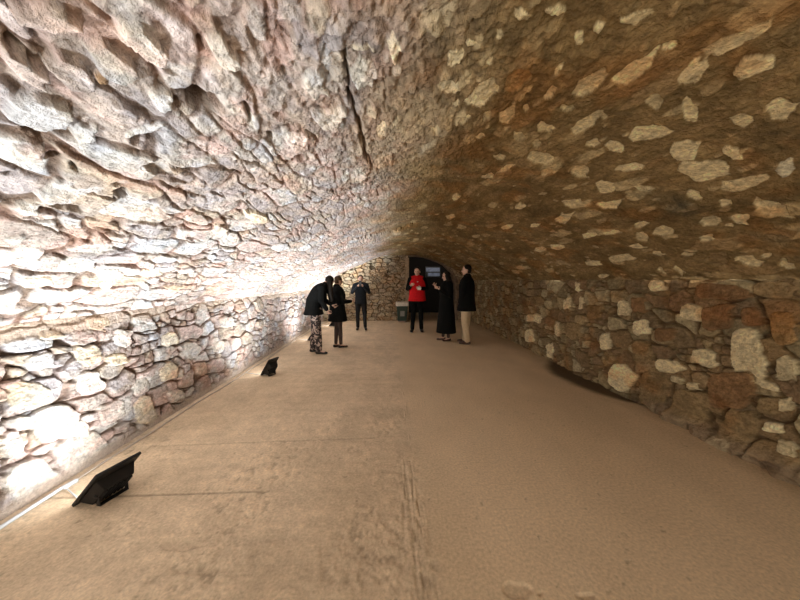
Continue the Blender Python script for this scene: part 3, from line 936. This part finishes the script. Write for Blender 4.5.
def person(loc, rz, H, label, J, outfit):
    """J overrides joints, in metres for a 1.75 m figure facing local -Y; outfit gives clothes"""
    k = H / 1.75
    t = empty('person', (loc[0], loc[1], 0), rz, label, 'person')
    g = dict(pelvis=(0, 0, .95), waist=(0, 0, 1.10), chest=(0, .0, 1.30), neck=(0, .01, 1.47), head=(0, -.02, 1.635), hp=0., hy=0.,
             shL=(.175, .01, 1.42), shR=(-.175, .01, 1.42), elL=(.22, .03, 1.13), elR=(-.22, .03, 1.13), wrL=(.23, -.04, .88), wrR=(-.23, -.04, .88),
             hipL=(.09, 0, .92), hipR=(-.09, 0, .92), knL=(.10, -.01, .50), knR=(-.10, -.01, .50), anL=(.105, .02, .09), anR=(-.105, .02, .09),
             toe=.0, palmL=(-1, 0, 0), palmR=(1, 0, 0), curl=.6, w=1.0)
    g.update(J)
    for q, val in g.items():
        if isinstance(val, tuple) and not q.startswith('palm'):
            g[q] = tuple(c * k for c in val)
    W = g['w'] * k
    skin = outfit.get('skin', M_SKIN)
    hm = head_matrix(g['hp'], g['hy'])
    hc = Vector(g['head'])
    # ---- body
    bm = bmesh.new()
    pel, wa, ch, ne = g['pelvis'], g['waist'], g['chest'], g['neck']
    tube(bm, [(*pel, .145 * W, .10 * W), (*wa, .125 * W, .09 * W), (*ch, .150 * W, .10 * W), (*lerp(ch, ne, .50), .115 * W, .075 * W), (*lerp(ch, ne, .80), .06 * W, .05 * W)], 18)
    hb = hc + hm @ Vector((0, .035, -.075)) * k
    tube(bm, [(*ne, .056 * k), (*lerp(ne, tuple(hb), .5), .052 * k), (*hb, .050 * k)], 12)
    ball(bm, hc + hm @ (Vector((0, .012, .025)) * k), (.074 * k, .092 * k, .088 * k), 20, hm)     # cranium
    ball(bm, hc + hm @ (Vector((0, -.022, -.038)) * k), (.056 * k, .062 * k, .078 * k), 18, hm)   # face and jaw
    ball(bm, hc + hm @ (Vector((0, -.055, -.088)) * k), (.026 * k, .022 * k, .020 * k), 10, hm)   # chin
    tube(bm, [(*(hc + hm @ (Vector((0, -.076, .005)) * k)), .009 * k), (*(hc + hm @ (Vector((0, -.098, -.028)) * k)), .014 * k)], 8)  # nose
    for s in (-1, 1):
        ball(bm, hc + hm @ (Vector((s * .075, .012, -.012)) * k), (.010 * k, .020 * k, .032 * k), 10, hm)
    for s, sh, el, wr, pn in ((1, g['shL'], g['elL'], g['wrL'], g['palmL']), (-1, g['shR'], g['elR'], g['wrR'], g['palmR'])):
        tube(bm, [(*lerp(ne, sh, .35), .038 * k), (*sh, .045 * k), (*lerp(sh, el, .5), .045 * k), (*el, .038 * k), (*lerp(el, wr, .3), .038 * k), (*lerp(el, wr, .9), .026 * k), (*wr, .025 * k)], 12)
        hand(bm, wr, el, k, g['curl'], Vector(pn), s)
    for s, hp_, kn, an in ((1, g['hipL'], g['knL'], g['anL']), (-1, g['hipR'], g['knR'], g['anR'])):
        tube(bm, [(*hp_, .082 * k), (*lerp(hp_, kn, .5), .070 * k), (*kn, .052 * k), (*lerp(kn, an, .3), .050 * k), (*lerp(kn, an, .85), .034 * k), (*an, .034 * k)], 12)
        tube(bm, [(an[0], an[1] + .02 * k, .05 * k, .030 * k), (an[0] + s * .012, an[1] - .07 * k, .042 * k, .036 * k, .028 * k), (an[0] + s * .018, an[1] - .13 * k, .032 * k, .034 * k, .018 * k)], 10)
    fuse('body', bm, skin, t, .0065, 3)
    # ---- eyes and lips
    for s in (-1, 1):
        bm = bmesh.new(); ball(bm, hc + hm @ (Vector((s * .029, -.073, .004)) * k), (.012 * k, .010 * k, .008 * k), 10, hm)
        from_bm('eye', bm, M_EYE, t, True)
    bm = bmesh.new(); ball(bm, hc + hm @ (Vector((0, -.078, -.060)) * k), (.024 * k, .008 * k, .008 * k), 10, hm)
    from_bm('lips', bm, M_LIP, t, True)
    # ---- trousers / tights
    bm = bmesh.new()
    tr = outfit.get('leg_r', (.098, .085, .066, .060, .056)); a_ = outfit.get('leg_end', .97)
    tube(bm, [(*lerp(pel, wa, .35), .150 * W, .115 * W), (*pel, .165 * W, .125 * W), (*lerp(pel, lerp(g['hipL'], g['hipR'], .5), 1.6), .15 * W, .11 * W)], 18)
    for hp_, kn, an in ((g['hipL'], g['knL'], g['anL']), (g['hipR'], g['knR'], g['anR'])):
        tube(bm, [(*hp_, tr[0] * k), (*lerp(hp_, kn, .5), tr[1] * k), (*kn, tr[2] * k), (*lerp(kn, an, .5), tr[3] * k), (*lerp(kn, an, a_), tr[4] * k)], 14)
    fuse(outfit.get('leg_name', 'trousers'), bm, outfit['legs'], t, .012, 4)
    # ---- shoes
    for s, an in ((1, g['anL']), (-1, g['anR'])):
        bm = bmesh.new()
        ax_, ay_ = an[0], an[1]
        if outfit.get('pump'):
            tube(bm, [(ax_, ay_ + .04 * k, .038 * k, .034 * k, .036 * k), (ax_ + s * .01, ay_ - .06 * k, .034 * k, .042 * k, .030 * k), (ax_ + s * .018, ay_ - .15 * k, .027 * k, .038 * k, .022 * k)], 12)
        else:
            tube(bm, [(ax_, ay_ + .035 * k, .045 * k, .042 * k, .042 * k), (ax_ + s * .01, ay_ - .06 * k, .040 * k, .048 * k, .038 * k), (ax_ + s * .018, ay_ - .16 * k, .030 * k, .043 * k, .026 * k)], 12)
            tube(bm, [(ax_, ay_ + .01 * k, .05 * k, .046 * k), (ax_, ay_ + .005 * k, .10 * k, .044 * k)], 12)
        for q in bm.verts:
            q.co.z = max(q.co.z, .004)
        sh = fuse('shoe', bm, outfit['shoes'], t, .008, 2)
    # ---- coat: trunk, skirt of the coat and sleeves
    bm = bmesh.new()
    hem = outfit.get('hem', .82) * k; hw = outfit.get('hem_w', .19) * W; hd_ = outfit.get('hem_d', .135) * W
    base = Vector(pel); hemc = Vector((outfit.get('hem_x', 0.) , base.y + outfit.get('hem_y', 0.) * k, hem))
    tube(bm, [(*hemc, hw, hd_), (*lerp(tuple(hemc), pel, .6), (hw + .18 * W) / 2, (hd_ + .135 * W) / 2), (*pel, .180 * W, .138 * W), (*wa, .168 * W, .128 * W), (*lerp(wa, ch, .6), .182 * W, .132 * W),
              (*ch, .185 * W, .130 * W), (*lerp(ch, ne, .6), .165 * W, .112 * W), (*lerp(ch, ne, .82), .128 * W, .095 * W), (*lerp(ch, ne, .98), .085 * W, .080 * W), (*lerp(ch, ne, 1.12), .066 * W, .066 * W)], 22)
    se = outfit.get('sleeve', .93)
    for sh, el, wr in ((g['shL'], g['elL'], g['wrL']), (g['shR'], g['elR'], g['wrR'])):
        tube(bm, [(*lerp(ne, sh, .40), .082 * k), (*lerp(ne, sh, .75), .084 * k), (*sh, .082 * k), (*lerp(sh, el, .5), .067 * k), (*el, .060 * k), (*lerp(el, wr, .5), .052 * k), (*lerp(el, wr, se), .043 * k)], 14)
    # keep a clean straight hem
    for q in bm.verts:
        if q.co.z < hem:
            q.co.z = hem
    fuse(outfit.get('coat_name', 'jacket'), bm, outfit['coat'], t, .011, 4)
    # ---- hair
    bm = bmesh.new()
    ball(bm, hc + hm @ (Vector((0, .028, .040)) * k), (.083 * k, .094 * k, .088 * k), 20, hm)
    if outfit.get('hair_len', 0) == 0:
        ball(bm, hc + hm @ (Vector((0, .052, -.01)) * k), (.074 * k, .060 * k, .080 * k), 18, hm)
    else:
        L_ = outfit['hair_len'] * k
        for s in (-1, -.5, 0, .5, 1):
            p0 = hc + hm @ (Vector((s * .062, .050 - abs(s) * .045, .01)) * k)
            dirn = outfit.get('fall', Vector((0, .10, -1))).normalized()
            p1 = p0 + dirn * L_ * .5; p1 = p1 + Vector((s * .03 * k, .01 * k, 0)); p2 = p0 + dirn * L_ * (1 - .12 * abs(s)) + Vector((s * .045 * k, 0, 0))
            tube(bm, [(*p0, .045 * k, .055 * k), (*p1, .045 * k, .055 * k), (*p2, .026 * k, .032 * k)], 12)
    fuse('hair', bm, outfit['hair'], t, .009, 3)
    return t, g, k, hc, hm


def child_mesh(name, t, bm, material, smooth=False, bevel=0):
    return from_bm(name, bm, material, t, smooth, bevel)


def thing_at(name, parent_t, build, label, cat):
    """a thing held by a person: stays top level, placed with the person's own matrix"""
    o = bpy.data.objects.new(name, None); COL.objects.link(o)
    o.location = parent_t.location; o.rotation_euler = parent_t.rotation_euler
    o['label'] = label; o['category'] = cat
    build(o)
    return o


def foot_of(u_, v_):
    x, y = floor_at(u_, v_)
    return (x, y)


# 1 bowed visitor, long dark hair, patterned leggings
person(foot_of(316, 353), R(98), 1.68,
       'person in black jacket and patterned leggings, bowing a head of long dark hair',
       dict(pelvis=(0, .03, .93), waist=(0, .02, 1.08), chest=(0, -.09, 1.26), neck=(0, -.20, 1.38), head=(0, -.29, 1.455), hp=R(42), hy=R(6),
            shL=(.17, -.15, 1.36), shR=(-.17, -.15, 1.36), elL=(.20, -.17, 1.08), elR=(-.20, -.15, 1.08), wrL=(.12, -.33, .98), wrR=(-.12, -.24, .90),
            anL=(.10, .07, .09), knL=(.09, .02, .50), anR=(-.11, -.07, .09), knR=(-.10, -.05, .50), palmL=(-.6, 0, .8), palmR=(.6, 0, .8), w=1.22, curl=.9),
       dict(legs=M_PATT, leg_name='leggings', leg_r=(.105, .10, .078, .075, .066), shoes=M_SHOE, pump=True, coat=M_BLACK, hem=.80, hem_w=.21, hem_d=.165,
            hair=M_HAIRD, hair_len=.42, fall=Vector((0, -.12, -1)), skin=M_SKIN2))

# 2 short haired visitor in a black coat
P2, g2, k2, _, _ = person(foot_of(338, 347.5), R(122), 1.52,
       'person with short brown hair in a black coat, back half turned, dark tights',
       dict(chest=(0, -.02, 1.30), head=(0, -.045, 1.635), hp=R(12), hy=R(0), elL=(.23, -.06, 1.13), elR=(-.24, -.04, 1.13), wrL=(.15, -.30, 1.14), wrR=(-.14, -.30, 1.14),
            anL=(.06, .03, .09), knL=(.07, .0, .5), anR=(-.07, -.05, .09), knR=(-.075, -.03, .5), palmL=(-.5, 0, .9), palmR=(.5, 0, .9), w=1.32, curl=.9),
       dict(legs=M_TIGHT, leg_name='tights', leg_r=(.09, .075, .056, .052, .040), shoes=M_SHOE, pump=True, coat=M_BLACK, coat_name='coat', hem=.66, hem_w=.215, hem_d=.175,
            hair=M_HAIRB, skin=M_SKIN))


def phone_in(p, tilt):
    def f(o):
        M_ = Matrix.Translation(Vector(p)) @ Matrix.Rotation(tilt, 4, 'X')
        bm = bmesh.new(); box(bm, -.037, .037, -.004, .004, -.075, .075, M_)
        from_bm('phone_case', bm, M_PHONE, o, bevel=.003)
        bm = bmesh.new(); box(bm, -.033, .033, .0035, .0048, -.068, .068, M_)
        from_bm('screen', bm, mat('lit phone screen', (.2, .2, .2), .2, emit=(.8, .85, 1), es=.25), o)
    return f


# 3 far man photographing
P3, g3, k3, h3, _ = person(foot_of(361, 329.5), R(4), 1.585,
       'person standing apart near the back wall in dark jacket, holding both hands at the face',
       dict(elL=(.27, -.05, 1.20), elR=(-.27, -.05, 1.20), wrL=(.085, -.26, 1.40), wrR=(-.085, -.26, 1.40), shL=(.185, .0, 1.43), shR=(-.185, .0, 1.43),
            anL=(.14, -.02, .09), knL=(.12, -.02, .5), anR=(-.10, .03, .09), palmL=(-1, 0, 0), palmR=(1, 0, 0), hp=R(3), w=1.05, curl=1.0),
       dict(legs=M_CHAR, shoes=M_SHOE, coat=M_NAVY, hem=.83, hair=M_HAIRG, skin=M_SKIN2, sleeve=.95))
thing_at('phone', P3, phone_in((0, -.36 * k3, 1.50 * k3), 0), 'phone held up before the face by the person near the back wall', 'phone')

# 4 red front
P4, g4, k4, h4, hm4 = person(foot_of(417, 331.5), R(-6), 1.80,
       'person in a red top and black trousers facing the camera in front of the doorway',
       dict(elL=(.25, .0, 1.16), elR=(-.25, .0, 1.16), wrL=(.10, -.20, 1.19), wrR=(-.17, -.21, 1.25), anL=(.12, .0, .09), anR=(-.13, -.02, .09),
            palmL=(-1, 0, 0), palmR=(1, 0, .2), hp=R(6), hy=R(-14), w=1.25, curl=1.0),
       dict(legs=M_BLACK, shoes=M_SHOE, coat=M_RED, coat_name='red_top', hem=.84, hem_w=.195, hair=M_HAIRD, skin=M_SKIN2, sleeve=.5))
bm = bmesh.new()
for sh, el, wr in ((g4['shL'], g4['elL'], g4['wrL']), (g4['shR'], g4['elR'], g4['wrR'])):
    tube(bm, [(*lerp(g4['neck'], sh, .75), .083 * k4), (*sh, .088 * k4), (*lerp(sh, el, .5), .076 * k4), (*el, .068 * k4), (*lerp(el, wr, .5), .058 * k4), (*lerp(el, wr, .9), .046 * k4)], 14)
fuse('sleeves', bm, M_BLACK, P4, .011, 3)
bm = bmesh.new()
tube(bm, [(*lerp(g4['chest'], g4['neck'], .78), .10 * k4, .088 * k4), (*lerp(g4['chest'], g4['neck'], 1.2), .072 * k4, .074 * k4)], 16)
fuse('scarf', bm, M_BLACK, P4, .010, 3)
bm = bmesh.new()
c_ = Vector(g4['chest'])
ball(bm, (c_.x + .01, c_.y - .140 * k4, c_.z + .05 * k4), (.030 * k4, .010, .026 * k4), 10)
child_mesh('badge', P4, bm, M_WHITE, True)
bm = bmesh.new()
w_ = Vector(g4['wrL'])
box(bm, w_.x - .035, w_.x + .035, w_.y - .115, w_.y - .10, w_.z - .03, w_.z + .045)


def cup(o):
    bm = bmesh.new()
    box(bm, w_.x - .09, w_.x + .0, w_.y - .112, w_.y - .106, w_.z - .045, w_.z + .05)
    from_bm('sheet', bm, M_PAPER, o, bevel=.001)
    bm = bmesh.new()
    box(bm, w_.x - .085, w_.x - .005, w_.y - .1135, w_.y - .1115, w_.z + .03, w_.z + .04)
    from_bm('clip', bm, M_PHONE, o)


bm.free()
thing_at('folded_paper', P4, cup, 'small folded white paper held in front of the red top', 'paper')

# 5 long black coat
P5, g5, k5, _, _ = person(foot_of(446, 340.5), R(-78), 1.64,
       'person in an ankle length black coat seen from the side, before the dark doorway',
       dict(elL=(.22, -.03, 1.15), elR=(-.23, -.05, 1.16), wrL=(.10, -.22, 1.30), wrR=(-.08, -.27, 1.38), hp=R(8), anL=(.08, .03, .09), anR=(-.08, -.05, .09), w=1.25,
            palmL=(-1, 0, 0), palmR=(1, 0, 0), curl=.5),
       dict(legs=M_TIGHT, leg_name='tights', leg_r=(.085, .07, .052, .050, .040), shoes=M_SHOEB, pump=True, coat=M_BLACK, coat_name='long_coat', hem=.21, hem_w=.215, hem_d=.20,
            hair=M_HAIRD, hair_len=.20, skin=M_SKIN2))

# 6 black jacket and beige trousers
person(foot_of(466, 343.5), R(-118), 1.78,
       'person in black jacket and beige trousers standing nearest the right wall, back turned',
       dict(elL=(.23, -.02, 1.16), elR=(-.23, -.02, 1.16), wrL=(.17, -.08, .93), wrR=(-.17, -.08, .93), hy=R(18), hp=R(2), w=1.32, anL=(.10, .05, .09), anR=(-.09, -.05, .09),
            palmL=(-1, 0, 0), palmR=(1, 0, 0), curl=.8),
       dict(legs=M_BEIGE, shoes=M_SHOEB, coat=M_BLACK, hem=.74, hem_w=.20, hem_d=.16, hair=M_HAIRD, skin=M_SKIN2, leg_r=(.10, .095, .080, .074, .070)))

# ------------------------------------------------------------------ world and view
w = bpy.data.worlds.new('world'); SC.world = w; w.use_nodes = True
w.node_tree.nodes['Background'].inputs[0].default_value = (1.0, .90, .76, 1)
w.node_tree.nodes['Background'].inputs[1].default_value = .95  # warm fill added through the open near end
SC.view_settings.view_transform = 'Standard'
SC.view_settings.look = 'None'
SC.view_settings.exposure = 1.8
SC.view_settings.gamma = 1
SC.view_settings.use_curve_mapping = False
SC.cycles.max_bounces = 10
SC.cycles.diffuse_bounces = 8
